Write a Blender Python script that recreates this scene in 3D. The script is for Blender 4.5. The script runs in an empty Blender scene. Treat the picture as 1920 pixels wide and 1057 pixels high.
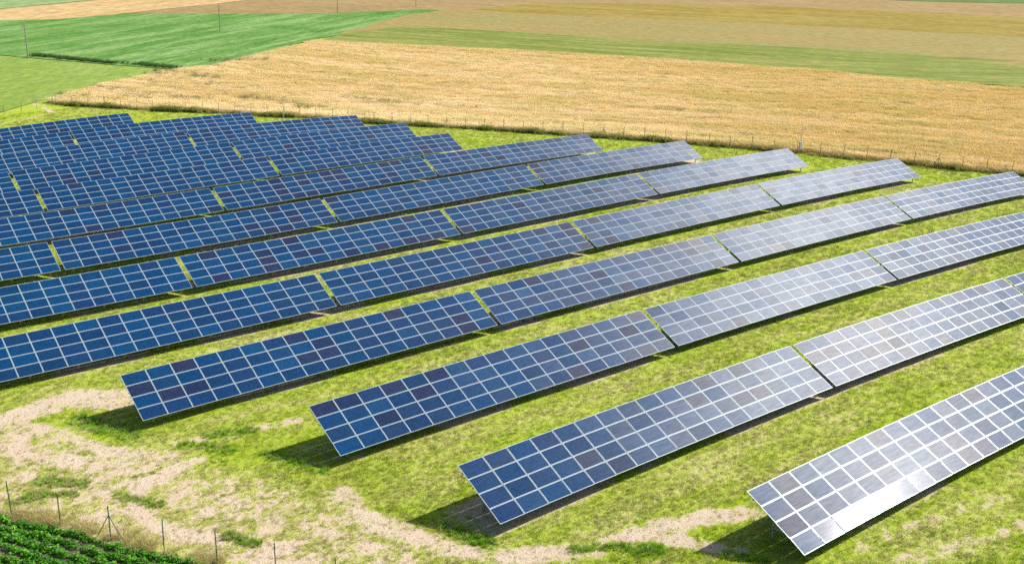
import bpy, bmesh, math, random
import numpy as np
from mathutils import Matrix, Vector
from mathutils.geometry import delaunay_2d_cdt
rng = np.random.default_rng(7)
random.seed(7)
S = bpy.context.scene
COL = S.collection
UP = 32.0                                   # metres between the camera and the datum

# ------------------------------------------------------------------ survey
FPX = 1973.744
CR = np.array([0.7933037843445696, -0.6082700541863022, 0.026012437886084996])
CU = np.array([0.1755603981458872, 0.2694580077728773, 0.9468742940063002])
CF = np.array([0.5829645378129291, 0.7465922067817644, -0.3205501901813397])
ROW_S = [39.603, 29.655, 26.727, 19.025, 11.084, 3.319, -4.53, -12.331, -28.434, -28.322, -30.006, -43.046, -58.998]
ROW_W = [26.533, 38.43, 50.441, 62.427, 74.332, 86.368, 98.405, 110.456, 122.719, 134.897, 147.159, 159.244, 171.205]
PV, GAP, Z0, TAU, PU = 1.0678, 0.3827, -30.652 + UP, 0.42634715, 1.67
NC, NR, HL = 17, 4, 0.68
MON = [(0, 1), (0, 2), (0, 3), (0, 4), (1, 0), (1, 1), (1, 2), (1, 3), (2, 0), (2, 1), (2, 2), (3, 0), (3, 1), (4, 0)]
COE = [-1.19277, 0.55117, -0.54211, -0.23976, 1.11606, 0.85632, -0.87107, -0.41327, 0.26561, -0.11326, -4.10914, -0.49961, -1.19273, -0.25084]
STEP = NC * PU + GAP
TABLES = {1: [0], 2: [0, 1, 2], 3: [0, 1, 2, 3], 4: [0, 1, 2, 3], 5: [0, 1, 2, 3], 6: [0, 1, 2, 3], 7: [0, 1, 2, 3],
          8: [1, 2, 3], 9: [1, 2, 3], 10: [1, 2, 3], 11: [2, 3], 12: [2, 3], 13: [3]}
W_ = np.array(ROW_W)
S_LO = np.array([ROW_S[r - 1] + TABLES[r][0] * STEP for r in range(1, 14)])
S_HI = np.array([ROW_S[r - 1] + (TABLES[r][-1] + 1) * STEP for r in range(1, 14)])
S_LO2 = S_LO.copy(); S_LO2[7:] = [14, 12, 10, 12, 4, 0]

def lowz(s, w):
    """height of the low edge of the tables over the whole site, held steady outside it"""
    s = np.asarray(s, float); w = np.asarray(w, float)
    wc = np.clip(w, W_[0] - 1, W_[-1] + 3)
    sc = np.clip(s, np.interp(wc, W_, S_LO2) - 2, np.interp(wc, W_, S_HI) + 2)
    a = (sc - 60) / 60; b = (wc - 90) / 70
    z = np.full(np.broadcast(s, w).shape, Z0)
    for c, (i, j) in zip(COE, MON): z = z + c * a ** i * b ** j
    return z
def ground(s, w): return lowz(s, w) - HL
def ray(px, py): return CF + CR * ((px - 960) / FPX) + CU * ((528.5 - py) / FPX)
def at(px, py, h=0.0):
    d = ray(px, py); t = (0.5 - UP) / d[2]
    for _ in range(60):
        P = d * t; g = float(ground(P[0], P[1])) + h
        t = 0.5 * t + 0.5 * (g - UP) / d[2]
    return np.array([d[0] * t, d[1] * t])
def project(X, Y, Z):
    P = np.stack([X, Y, Z - UP], -1); d = P @ CF
    return 960 + FPX * (P @ CR) / d, 528.5 - FPX * (P @ CU) / d, d

def vnoise(x, y, seed=0):
    x = np.asarray(x, float); y = np.asarray(y, float)
    xi = np.floor(x).astype(np.int64); yi = np.floor(y).astype(np.int64); fx = x - xi; fy = y - yi
    fx = fx * fx * (3 - 2 * fx); fy = fy * fy * (3 - 2 * fy)
    def h(a, b):
        n = (a * 374761393 + b * 668265263 + seed * 974711) & 0x7fffffff
        n = ((n ^ (n >> 13)) * 1274126177) & 0x7fffffff
        return ((n ^ (n >> 16)) & 0xffff) / 65535.0
    return (h(xi, yi) * (1 - fx) + h(xi + 1, yi) * fx) * (1 - fy) + (h(xi, yi + 1) * (1 - fx) + h(xi + 1, yi + 1) * fx) * fy
def fbm(x, y, seed=0, o=4):
    v = 0; a = .5; t = 0
    for k in range(o):
        v = v + a * vnoise(x * 2 ** k + 17.3 * k, y * 2 ** k - 9.1 * k, seed + k); t += a; a *= .55
    return v / t
def sstep(a, b, x):
    t = np.clip((x - a) / (b - a), 0, 1); return t * t * (3 - 2 * t)
def dist_line(s, w, pts):
    s = np.asarray(s, float); d = np.full(s.shape, 1e9)
    for (x0, y0), (x1, y1) in zip(pts[:-1], pts[1:]):
        L = (x1 - x0) ** 2 + (y1 - y0) ** 2 + 1e-9
        t = np.clip(((s - x0) * (x1 - x0) + (w - y0) * (y1 - y0)) / L, 0, 1)
        d = np.minimum(d, np.hypot(s - x0 - t * (x1 - x0), w - y0 - t * (y1 - y0)))
    return d

# ------------------------------------------------------------------ helpers
def tag(o, label=None, cat=None, group=None, kind=None):
    if label: o['label'] = label
    if cat: o['category'] = cat
    if group: o['group'] = group
    if kind: o['kind'] = kind
    return o
def link(o, parent=None):
    COL.objects.link(o)
    if parent is not None: o.parent = parent
    return o
def mesh_np(name, V, F, mat=None, smooth=False):
    me = bpy.data.meshes.new(name)
    V = np.asarray(V, np.float32); F = np.asarray(F, np.int32); n = F.shape[1]
    me.vertices.add(len(V)); me.vertices.foreach_set('co', V.ravel())
    me.loops.add(F.size); me.loops.foreach_set('vertex_index', F.ravel())
    me.polygons.add(len(F)); me.polygons.foreach_set('loop_start', np.arange(0, F.size, n, dtype=np.int32))
    me.polygons.foreach_set('loop_total', np.full(len(F), n, np.int32))
    me.polygons.foreach_set('use_smooth', np.full(len(F), smooth, bool))
    me.update(calc_edges=True); me.validate()
    if mat: me.materials.append(mat)
    return me
class MB:
    """collects boxes, bars and rods into one mesh"""
    def __init__(self): self.v = []; self.f = []; self.m = []
    def hexa(self, c, mi=0):
        b = len(self.v); self.v += [tuple(p) for p in c]
        for q in ((0, 3, 2, 1), (4, 5, 6, 7), (0, 1, 5, 4), (1, 2, 6, 5), (2, 3, 7, 6), (3, 0, 4, 7)):
            self.f.append(tuple(b + i for i in q)); self.m.append(mi)
    def box(self, x0, x1, y0, y1, z0, z1, mi=0):
        self.hexa([(x0, y0, z0), (x1, y0, z0), (x1, y1, z0), (x0, y1, z0), (x0, y0, z1), (x1, y0, z1), (x1, y1, z1), (x0, y1, z1)], mi)
    def bar(self, a, b, wx, wz, mi=0):
        a = Vector(a); b = Vector(b); d = (b - a).normalized()
        r = d.cross(Vector((0, 0, 1)))
        r = Vector((1, 0, 0)) if r.length < .05 else r.normalized()
        n = r.cross(d).normalized(); r = r * wx / 2; n = n * wz / 2
        self.hexa([a - r - n, a + r - n, a + r + n, a - r + n, b - r - n, b + r - n, b + r + n, b - r + n], mi)
    def rod(self, a, b, ra, rb=None, n=8, mi=0, rings=1, cap=True):
        rb = ra if rb is None else rb
        a = Vector(a); b = Vector(b); d = (b - a).normalized()
        r = d.cross(Vector((0, 0, 1))); r = Vector((1, 0, 0)) if r.length < .05 else r.normalized()
        q = d.cross(r); base = len(self.v)
        for k in (0, 1):
            c, R = (a, ra) if k == 0 else (b, rb)
            for i in range(n):
                t = 2 * math.pi * i / n; self.v.append(tuple(c + r * (R * math.cos(t)) + q * (R * math.sin(t))))
        for i in range(n):
            j = (i + 1) % n; self.f.append((base + i, base + j, base + n + j, base + n + i)); self.m.append(mi)
        if cap:
            self.f.append(tuple(base + n + i for i in range(n))); self.m.append(mi)
            self.f.append(tuple(base + i for i in reversed(range(n)))); self.m.append(mi)
    def mesh(self, name, *mats):
        me = bpy.data.meshes.new(name); me.from_pydata(self.v, [], self.f)
        for m in mats: me.materials.append(m)
        me.polygons.foreach_set('material_index', self.m); me.update(); return me
    def build(self, name, mat, parent=None, loc=(0, 0, 0)):
        o = bpy.data.objects.new(name, self.mesh(name, *(mat if isinstance(mat, (list, tuple)) else [mat])))
        o.location = loc; return link(o, parent)
def empty(name, loc):
    o = bpy.data.objects.new(name, None); o.location = loc; o.empty_display_size = .3; return link(o)

# ------------------------------------------------------------------ materials
class NT:
    def __init__(self, name):
        self.m = bpy.data.materials.new(name); self.m.use_nodes = True
        self.t = self.m.node_tree; self.b = self.t.nodes['Principled BSDF']
    def n(self, typ, **k):
        o = self.t.nodes.new(typ)
        for a, v in k.items(): setattr(o, a, v)
        return o
    def set(self, sock, v):
        if hasattr(v, 'is_output') or isinstance(v, bpy.types.NodeSocket): self.t.links.new(v, sock)
        elif v is not None:
            if sock.type == 'RGBA' and not isinstance(v, (float, int)) and len(v) == 3: v = (*v, 1)
            sock.default_value = v
    def math(self, op, a, b=None, c=None, clamp=False):
        o = self.n('ShaderNodeMath', operation=op, use_clamp=clamp)
        for i, v in enumerate((a, b, c)): self.set(o.inputs[i], v) if v is not None else None
        return o.outputs[0]
    def mix(self, f, a, b, blend='MIX'):
        o = self.n('ShaderNodeMix', data_type='RGBA', blend_type=blend)
        self.set(o.inputs[0], f); self.set(o.inputs[6], a); self.set(o.inputs[7], b); return o.outputs[2]
    def noise(self, vec, scale, detail=4, rough=.6, dist=0, typ='FBM'):
        o = self.n('ShaderNodeTexNoise'); self.set(o.inputs['Vector'], vec); o.inputs['Scale'].default_value = scale
        o.inputs['Detail'].default_value = detail; o.inputs['Roughness'].default_value = rough; o.inputs['Distortion'].default_value = dist
        return o.outputs[0]
    def ramp(self, v, a, b, A=0.0, B=1.0):
        o = self.n('ShaderNodeMapRange', interpolation_type='SMOOTHSTEP'); self.set(o.inputs[0], v)
        for i, x in enumerate((a, b, A, B)): o.inputs[i + 1].default_value = x
        return o.outputs[0]
    def mapping(self, vec, scale=(1, 1, 1), rot=0.0, loc=(0, 0, 0)):
        o = self.n('ShaderNodeMapping'); self.set(o.inputs[0], vec); o.inputs[3].default_value = scale
        o.inputs[2].default_value = (0, 0, rot); o.inputs[1].default_value = loc; return o.outputs[0]
    def bump(self, h, strength=.5, dist=.1):
        o = self.n('ShaderNodeBump'); o.inputs['Strength'].default_value = strength; o.inputs['Distance'].default_value = dist
        self.set(o.inputs['Height'], h); self.t.links.new(o.outputs[0], self.b.inputs['Normal'])
    def out(self, **k):
        for a, v in k.items(): self.set(self.b.inputs[a.replace('_', ' ')], v)
        return self.m
def plain(name, col, rough=.5, metal=0.0, var=.12, scale=6):
    N = NT(name); g = N.n('ShaderNodeTexCoord').outputs['Object']
    f = N.noise(g, scale, 4)
    c = N.mix(N.ramp(f, .3, .7), tuple(x * (1 - var) for x in col), tuple(min(1, x * (1 + var)) for x in col))
    return N.out(Base_Color=c, Roughness=N.ramp(f, .2, .8, max(.05, rough - .1), rough + .1), Metallic=metal)

MAT = {}
MAT['alu'] = plain('anodised_aluminium', (.41, .485, .52), .40, 0.1, .06, 3)
MAT['steel'] = plain('galvanised_steel', (.33, .35, .36), .45, .6, .2, 9)
MAT['green_steel'] = plain('green_painted_steel', (.02, .11, .06), .45, 0, .25, 8)
MAT['rust_steel'] = plain('weathered_fence_steel', (.085, .075, .05), .7, 0, .3, 8)
MAT['wire'] = plain('wire', (.16, .17, .15), .5, .5, .2, 5)
MAT['wood'] = plain('weathered_pole_wood', (.27, .23, .19), .85, 0, .3, 4)
MAT['mast'] = plain('grey_mast_steel', (.42, .45, .47), .45, .2, .12, 4)
MAT['cabinet'] = plain('pale_grey_cabinet', (.45, .5, .56), .5, 0, .1, 5)
MAT['porcelain'] = plain('insulator_porcelain', (.35, .33, .3), .25, 0, .1, 5)
MAT['dark'] = plain('dark_glass', (.02, .02, .025), .15, 0, .1, 5)

def wn2(N, oi):
    o = N.n('ShaderNodeTexWhiteNoise', noise_dimensions='1D'); N.set(o.inputs['W'], N.math('MULTIPLY', oi.outputs['Random'], 733.0)); return o.outputs[0]
def glass_mat():
    N = NT('photovoltaic_laminate'); t = N.n('ShaderNodeTexCoord').outputs['Object']
    sp = N.n('ShaderNodeSeparateXYZ'); N.set(sp.inputs[0], t)
    oi = N.n('ShaderNodeObjectInfo')
    def lines(v, pitch, w):
        q = N.math('ABSOLUTE', N.math('SUBTRACT', N.math('FRACT', N.math('ADD', N.math('DIVIDE', v, pitch), 100.0)), .5))
        return N.math('GREATER_THAN', q, .5 - w / pitch / 2)
    px, py = 0.158, 0.1625
    cell = N.math('MAXIMUM', lines(sp.outputs[0], px, .0075), lines(sp.outputs[1], py, .0075))
    bus = N.math('MULTIPLY', lines(sp.outputs[1], py / 3, .0045), .35)
    ids = N.n('ShaderNodeCombineXYZ')
    N.set(ids.inputs[0], N.math('FLOOR', N.math('ADD', N.math('DIVIDE', sp.outputs[0], px), 100.0)))
    N.set(ids.inputs[1], N.math('FLOOR', N.math('ADD', N.math('DIVIDE', sp.outputs[1], py), 100.0)))
    N.set(ids.inputs[2], N.math('MULTIPLY', oi.outputs['Random'], 91.7))
    wn = N.n('ShaderNodeTexWhiteNoise'); N.set(wn.inputs[0], ids.outputs[0])
    cry = N.n('ShaderNodeTexVoronoi'); N.set(cry.inputs['Vector'], t); cry.inputs['Scale'].default_value = 38
    br = N.math('MULTIPLY', N.ramp(wn.outputs[0], 0, 1, .82, 1.18), N.ramp(cry.outputs['Distance'], 0, .8, .85, 1.15))
    c = N.mix(1.0, oi.outputs['Color'], (1, 1, 1), 'MULTIPLY')
    vm = N.n('ShaderNodeVectorMath', operation='SCALE'); N.set(vm.inputs[0], c); N.set(vm.inputs['Scale'], br)
    c = N.mix(bus, vm.outputs[0], (.05, .08, .14))
    c = N.mix(cell, c, (.025, .088, .175))
    # white rim of the back sheet round the cells
    ax = N.math('GREATER_THAN', N.math('ABSOLUTE', sp.outputs[0]), .797); ay = N.math('GREATER_THAN', N.math('ABSOLUTE', sp.outputs[1]), .4955)
    c = N.mix(N.math('MAXIMUM', ax, ay), c, (.36, .45, .50))
    # dust lying in streaks
    loc = N.n('ShaderNodeVectorMath', operation='ADD'); N.set(loc.inputs[0], t); N.set(loc.inputs[1], oi.outputs['Location'])
    st = N.noise(N.mapping(loc.outputs[0], (.9, 9, 1)), 1.2, 5, .65)
    big = N.noise(N.mapping(loc.outputs[0], (.35, .35, .35)), 1.0, 3)
    dust = N.math('MULTIPLY', N.ramp(st, .45, .75), N.ramp(big, .4, .65))
    c = N.mix(N.math('MULTIPLY', dust, .012), c, (.5, .47, .4))
    rnd = wn2(N, oi)
    N.out(Base_Color=c, IOR=1.45)
    N.set(N.b.inputs['Roughness'], N.math('ADD', .445, N.math('MULTIPLY', rnd, .04)))
    N.set(N.b.inputs['Specular IOR Level'], N.math('MULTIPLY', N.ramp(rnd, 0, 1, .125, .205), N.ramp(st, .35, .65, .8, 1.2)))
    # the printed fingers run along the module, so the glare spreads up and down the slope
    N.b.inputs['Specular Tint'].default_value = (1, .965, .89, 1); N.b.inputs['Anisotropic'].default_value = .83
    vt = N.n('ShaderNodeVectorTransform', vector_type='VECTOR', convert_from='OBJECT', convert_to='WORLD'); vt.inputs[0].default_value = (0, 1, 0)
    N.set(N.b.inputs['Tangent'], vt.outputs[0])
    N.b.inputs['Coat Weight'].default_value = .016; N.b.inputs['Coat Roughness'].default_value = .12; N.b.inputs['Coat IOR'].default_value = 1.5
    gl = N.n('ShaderNodeBsdfGlossy'); gl.inputs['Roughness'].default_value = .06
    fr = N.n('ShaderNodeFresnel'); fr.inputs[0].default_value = 1.13
    mx = N.n('ShaderNodeMixShader'); N.t.links.new(fr.outputs[0], mx.inputs[0]); N.t.links.new(N.b.outputs[0], mx.inputs[1]); N.t.links.new(gl.outputs[0], mx.inputs[2])
    N.t.links.new(mx.outputs[0], N.t.nodes['Material Output'].inputs[0])
    return N.m
MAT['glass'] = glass_mat()

def leaf_mat(name, spread=.25, rough=.6, trans=.25, spec=.25):
    """foliage: colour carried by each plant, paler towards its tip"""
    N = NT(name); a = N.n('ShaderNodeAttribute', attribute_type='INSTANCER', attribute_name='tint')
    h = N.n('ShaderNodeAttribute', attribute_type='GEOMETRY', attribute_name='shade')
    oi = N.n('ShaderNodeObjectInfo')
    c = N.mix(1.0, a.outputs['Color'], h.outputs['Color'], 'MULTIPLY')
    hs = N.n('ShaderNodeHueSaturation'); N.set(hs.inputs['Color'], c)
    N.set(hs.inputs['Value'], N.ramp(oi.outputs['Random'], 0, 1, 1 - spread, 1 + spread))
    N.out(Base_Color=hs.outputs[0], Roughness=rough); N.b.inputs['Specular IOR Level'].default_value = spec
    tr = N.n('ShaderNodeBsdfTranslucent'); N.set(tr.inputs[0], hs.outputs[0])
    mx = N.n('ShaderNodeMixShader'); mx.inputs[0].default_value = trans
    N.t.links.new(N.b.outputs[0], mx.inputs[1]); N.t.links.new(tr.outputs[0], mx.inputs[2])
    N.t.links.new(mx.outputs[0], N.t.nodes['Material Output'].inputs[0]); return N.m
MAT['blade'] = leaf_mat('grass_blade', .2, .6, .38); MAT['straw'] = leaf_mat('wheat_straw', .12, .7, .3, .15)
MAT['leaf'] = leaf_mat('bean_leaf', .22, .5, .25, .22)

# ------------------------------------------------------------------ the site: where soil, dry turf and lush grass lie
def P(*q): return [tuple(at(x, y)) for x, y in q]
SOIL = [(P((0, 790), (60, 770), (130, 750), (215, 748)), 1.7, 1), (P((0, 838), (80, 850), (180, 872), (290, 852)), 1.0, .9),
        (P((60, 800), (150, 832), (230, 850), (320, 858)), .8, .9), (P((10, 780), (40, 815), (20, 850)), 1.0, .8),
        (P((372, 862), (320, 880), (280, 900), (255, 930), (255, 955), (285, 985), (340, 1000), (420, 1010), (540, 1022)), .5, 1.5),
        (P((640, 925), (690, 975), (760, 1000), (850, 1030), (960, 1042)), .9, .95), (P((560, 985), (660, 1015), (760, 1050)), .8, .75),
        (P((960, 1042), (1060, 1036), (1120, 1028), (1180, 1005), (1250, 985), (1330, 970), (1400, 960)), .9, 1),
        (P((1250, 1010), (1330, 1025), (1400, 1040)), .7, .9), (P((330, 832), (430, 815), (560, 788)), .6, .8),
        (P((20, 890), (120, 905), (230, 935)), .5, .8), (P((300, 940), (420, 960), (600, 985)), .7, .55),
        (P((1560, 1050), (1700, 985), (1900, 930)), .6, .5), (P((1700, 1050), (1850, 1010), (1919, 985)), .7, .6),
        (P((60, 190), (100, 212), (10, 232)), 1.0, .5)]
LUSH = [(P((150, 785), (200, 800), (245, 818)), .7), (P((390, 815), (470, 808)), .5), (P((340, 832), (430, 842)), .5), (P((500, 852), (560, 868), (605, 882)), .45),
        (P((835, 985), (880, 1010), (925, 1018)), .4), (P((1080, 1030), (1150, 1025), (1230, 1030)), .5), (P((80, 900), (150, 908)), .5),
        (P((20, 945), (70, 930), (130, 925)), .5), (P((230, 930), (300, 945)), .4), (P((1360, 1040), (1430, 1050)), .4), (P((420, 1005), (480, 1018)), .35)]
FENCE_FAR = [tuple(at(x, y)) for x, y in [(105, 197), (283, 208), (443, 214), (560, 221), (691, 232), (844, 240), (980, 249), (1083, 256), (1219, 265), (1314, 273), (1484, 288), (1620, 301), (1791, 319), (1920, 331), (2100, 352)]]
FENCE_SIDE = [tuple(at(x, y)) for x, y in [(105, 197), (50, 207), (0, 217), (-90, 236)]]
FENCE_NEAR = [tuple(at(x, y)) for x, y in [(-75, 940), (22, 963), (114, 986), (208, 1010), (308, 1034), (408, 1058), (518, 1083), (632, 1110)]]
def fence_side(s, w):
    """metres inside the perimeter: positive within the site"""
    f = FENCE_FAR; d = np.full(np.shape(s), 1e9); sg = np.zeros(np.shape(s))
    for (x0, y0), (x1, y1) in zip(f[:-1], f[1:]):
        L = math.hypot(x1 - x0, y1 - y0); t = np.clip(((s - x0) * (x1 - x0) + (w - y0) * (y1 - y0)) / L ** 2, 0, 1)
        dd = np.hypot(s - x0 - t * (x1 - x0), w - y0 - t * (y1 - y0)); c = (x1 - x0) * (w - y0) - (y1 - y0) * (s - x0)
        m = dd < d; d = np.where(m, dd, d); sg = np.where(m, np.sign(c), sg)
    return -d * sg
def near_side(s, w):
    (x0, y0), (x1, y1) = FENCE_NEAR[1], FENCE_NEAR[4]
    return -((x1 - x0) * (w - y0) - (y1 - y0) * (s - x0)) / math.hypot(x1 - x0, y1 - y0) * -1

def masks(s, w):
    n1 = fbm(s / 5.0, w / 5.0, 3); n2 = fbm(s / 1.1, w / 1.1, 11); n3 = fbm(s / 14.0, w / 14.0, 23); ns = fbm(s / 4.0, w / .9, 31); spk = fbm(s / .5, w / .5, 41, 3)
    soil = np.zeros(np.shape(s)); dry = np.zeros(np.shape(s)); under = np.zeros(np.shape(s))
    slo = np.interp(w, W_, S_LO); shi = np.interp(w, W_, S_HI)
    for r in range(13):
        d = ROW_W[r] - w; ins = sstep(S_LO[r] - 2.5, S_LO[r] + .5, s) * sstep(S_HI[r] + 3, S_HI[r], s)
        dry = np.maximum(dry, ins * np.exp(-((d - 2.0) / 1.5) ** 2) * (.15 + 1.2 * (n3 - .3)))
        under = np.maximum(under, ins * sstep(-4.6, -3.6, d) * sstep(.5, -.3, d))
    out = sstep(-1, -6, s - slo)
    infar = fence_side(s, w)
    soil = dry * sstep(.42, .66, ns * .6 + spk * .4) * .62 + under * (.25 + .4 * sstep(.4, .6, n1))
    soil = soil + out * (.29 + .55 * sstep(.44, .62, n1 * .25 + ns * .3 + spk * .45)) * sstep(60, 80, 155 - w + 0 * s)
    wob = (n2 - .5) * 1.3 + (ns - .5) * .8
    for pts, wd, amt in SOIL:
        soil = np.maximum(soil, amt * sstep(1.45, .35, dist_line(s, w, pts) / wd + wob) * (.5 + .62 * sstep(.38, .6, spk * .5 + n2 * .5)))
    lush = np.zeros(np.shape(s))
    for pts, wd in LUSH: lush = np.maximum(lush, sstep(1.4, .5, dist_line(s, w, pts) / wd + wob))
    soil = soil * (1 - lush)
    fresh = sstep(.32, .62, n3 * .6 + n1 * .4 + .14 * (1 - dry)) * (1 - .55 * out)
    fresh = np.maximum(fresh, .9 * sstep(13, 6, np.abs(infar - 5)) * sstep(.3, .5, n1))
    dry = np.clip(dry * .9 + out * .72 + .08 + sstep(.48, .68, n1 * .5 + ns * .5) * .45 + .45 * sstep(.52, .68, fbm(s / 8.0, w / .7, 61)), 0, 1)
    return np.clip(soil, 0, 1), np.clip(lush, 0, 1), np.clip(dry, 0, 1), np.clip(fresh, 0, 1)

def ground_mat():
    N = NT('turf_and_soil'); g = N.n('ShaderNodeNewGeometry').outputs['Position']
    a = N.n('ShaderNodeAttribute', attribute_type='GEOMETRY', attribute_name='cover'); s = N.n('ShaderNodeSeparateColor'); N.set(s.inputs[0], a.outputs['Color'])
    b = N.n('ShaderNodeAttribute', attribute_type='GEOMETRY', attribute_name='fresh')
    f1 = N.noise(g, 2.2, 6, .7); f2 = N.noise(g, 9, 5, .7); f3 = N.noise(g, .35, 4); f4 = N.noise(g, 28, 3, .6)
    green = N.mix(N.ramp(f1, .35, .65), (.24, .295, .032), (.31, .36, .045))
    green = N.mix(N.ramp(f3, .4, .62), green, (.34, .35, .065))
    fresh = N.mix(N.ramp(f1, .35, .65), (.27, .37, .014), (.34, .43, .022))
    c = N.mix(b.outputs['Fac'], green, fresh)
    straw = N.mix(N.ramp(f2, .35, .65), (.38, .33, .12), (.56, .48, .26))
    c = N.mix(N.math('MULTIPLY', s.outputs[2], N.ramp(N.math('ADD', N.math('MULTIPLY', f1, .5), N.math('MULTIPLY', f2, .5)), .40, .60)), c, straw)
    c = N.mix(N.math('MULTIPLY', s.outputs[1], .8), c, (.15, .27, .02))
    soil = N.mix(N.ramp(f2, .3, .7), (.46, .36, .25), (.62, .51, .38))
    soil = N.mix(N.ramp(f3, .35, .65), soil, (.54, .42, .31))
    edge = N.math('ADD', s.outputs[0], N.math('MULTIPLY', N.math('SUBTRACT', N.math('ADD', N.math('MULTIPLY', f1, .55), N.math('MULTIPLY', f2, .45)), .5), 1.9))
    c = N.mix(N.ramp(edge, .30, .54), c, N.mix(.5, straw, soil)); c = N.mix(N.ramp(edge, .50, .82), c, soil)
    N.out(Base_Color=c, Roughness=.95); N.b.inputs['Specular IOR Level'].default_value = .1
    N.bump(N.math('ADD', N.math('MULTIPLY', f2, 1.0), N.math('ADD', N.math('MULTIPLY', f4, .35), f1)), .9, .09)
    return N.m
MAT['ground'] = ground_mat()
def spread_axis(a, b, step, lo, hi):
    mid = np.arange(a, b + step, step); q = []; x = mid[-1]; d = step
    while x < hi: d *= 1.22; x += d; q.append(x)
    r = []; x = mid[0]; d = step
    while x > lo: d *= 1.22; x -= d; r.append(x)
    return np.concatenate([r[::-1], mid, q])
gx = spread_axis(-14, 164, .36, -5000, 6000); gy = spread_axis(6, 205, .36, -3000, 7000)
GX, GY = np.meshgrid(gx, gy); gs, gw = GX.ravel(), GY.ravel()
gz = ground(gs, gw) + (fbm(gs / 1.7, gw / 1.7, 51) - .5) * .10 * ((gs > -8) & (gs < 158) & (gw > 10) & (gw < 205))
idx = np.arange(len(gs)).reshape(GX.shape)
gf = np.stack([idx[:-1, :-1], idx[:-1, 1:], idx[1:, 1:], idx[1:, :-1]], -1).reshape(-1, 4)
gm = mesh_np('ground', np.stack([gs, gw, gz], -1), gf, MAT['ground'], True)
ms, ml, md, mf = masks(gs, gw)
ca = gm.color_attributes.new('cover', 'FLOAT_COLOR', 'POINT'); ca.data.foreach_set('color', np.stack([ms, ml, md, np.ones_like(ms)], -1).astype(np.float32).ravel())
fa = gm.attributes.new('fresh', 'FLOAT', 'POINT'); fa.data.foreach_set('value', mf.astype(np.float32))
gnd = link(bpy.data.objects.new('ground', gm)); tag(gnd, kind='structure')

# ------------------------------------------------------------------ solar tables
MU, MV, TH = 1.648, PV - .022, .038
def frame_mb(mb, mi=0):
    x, y, f = MU / 2, MV / 2, .023
    mb.box(-x, x, -y, -y + f, 0, TH, mi); mb.box(-x, x, y - f, y, 0, TH, mi)
    mb.box(-x, -x + f, -y + f, y - f, 0, TH, mi); mb.box(x - f, x, -y + f, y - f, 0, TH, mi)
def lam_mb(mb, mi=0):
    x, y = MU / 2 - .023, MV / 2 - .023
    mb.box(-x, x, -y, y, .008, TH - .004, mi)
q = MB(); frame_mb(q); ME_FRAME = q.mesh('module_frame', MAT['alu'])
q = MB(); lam_mb(q); ME_LAM = q.mesh('module_laminate', MAT['glass'])
q = MB(); lam_mb(q, 0); frame_mb(q, 1); ME_MOD = q.mesh('solar_module', MAT['glass'], MAT['alu'])
CT, ST = math.cos(TAU), math.sin(TAU)
def slope_pt(v, drop): return Vector((0, v * CT + drop * ST, HL + v * ST - drop * CT))
def sup_parts():
    a = MB(); a.bar(slope_pt(.12, .19), slope_pt(4.12, .19), .06, .12)
    r = slope_pt(2.75, .25); a.bar((0, r.y, .62), slope_pt(.75, .25), .045, .06)
    a.bar((0, r.y, .95), slope_pt(3.9, .25), .045, .05)
    b = MB(); b.box(-.045, .045, r.y - .05, r.y + .05, -.6, r.z + .02)
    b.box(-.055, .055, r.y - .06, r.y + .06, r.z - .18, r.z - .02)
    f = slope_pt(.62, .25); c = MB(); c.box(-.04, .04, f.y - .045, f.y + .045, -.6, f.z + .02)
    return a, b, c
A, B, Cc = sup_parts()
ME_RAFT, ME_REAR, ME_FRONT = A.mesh('support_frame', MAT['steel']), B.mesh('rear_post', MAT['steel']), Cc.mesh('front_post', MAT['steel'])
for m in (B, Cc):
    b0 = len(A.v); A.v += m.v; A.f += [tuple(i + b0 for i in f) for f in m.f]; A.m += m.m
ME_SUP = A.mesh('support_frame_whole', MAT['steel'])
BLUE = [(.0003, .031, .098), (.0003, .036, .102), (.0004, .030, .095), (.0006, .029, .092), (.0003, .034, .104)]
NAVY = [(.002, .024, .080), (.003, .024, .084), (.002, .025, .078)]
PURP = [(.010, .016, .052), (.013, .016, .050), (.008, .017, .057)]
FIX = {(4, 0): {(0, 3): 0, (0, 2): 2, (0, 1): 0, (0, 0): 1, (1, 1): 2, (1, 2): 1, (2, 3): 2, (2, 1): 2, (3, 1): 1, (1, 3): 0, (2, 2): 0, (3, 3): 0, (7, 3): 2, (7, 1): 2, (8, 1): 2, (8, 0): 1, (9, 3): 1}}
LEAN = {ROW_W[0]: math.radians(.4)}
def frame_at(s, w):
    h = .4; dl = LEAN.get(w, 0.0); ct, stt = math.cos(TAU + dl), math.sin(TAU + dl); z = lowz(s, w); sl = (lowz(s + h, w) - lowz(s - h, w)) / (2 * h)
    u = Vector((1, 0, float(sl))).normalized(); v = Vector((0, ct, stt)); v = (v - u * v.dot(u)).normalized()
    return Vector((float(s), float(w) + 2.13 * (CT - ct), float(z) + 2.13 * (ST - stt))), u, v, u.cross(v)
ORD = ['front', 'second', 'third', 'fourth', 'fifth', 'sixth', 'seventh', 'eighth', 'ninth', 'tenth', 'eleventh', 'twelfth', 'rearmost']
NTH = ['', 'second', 'third', 'fourth']
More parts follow.
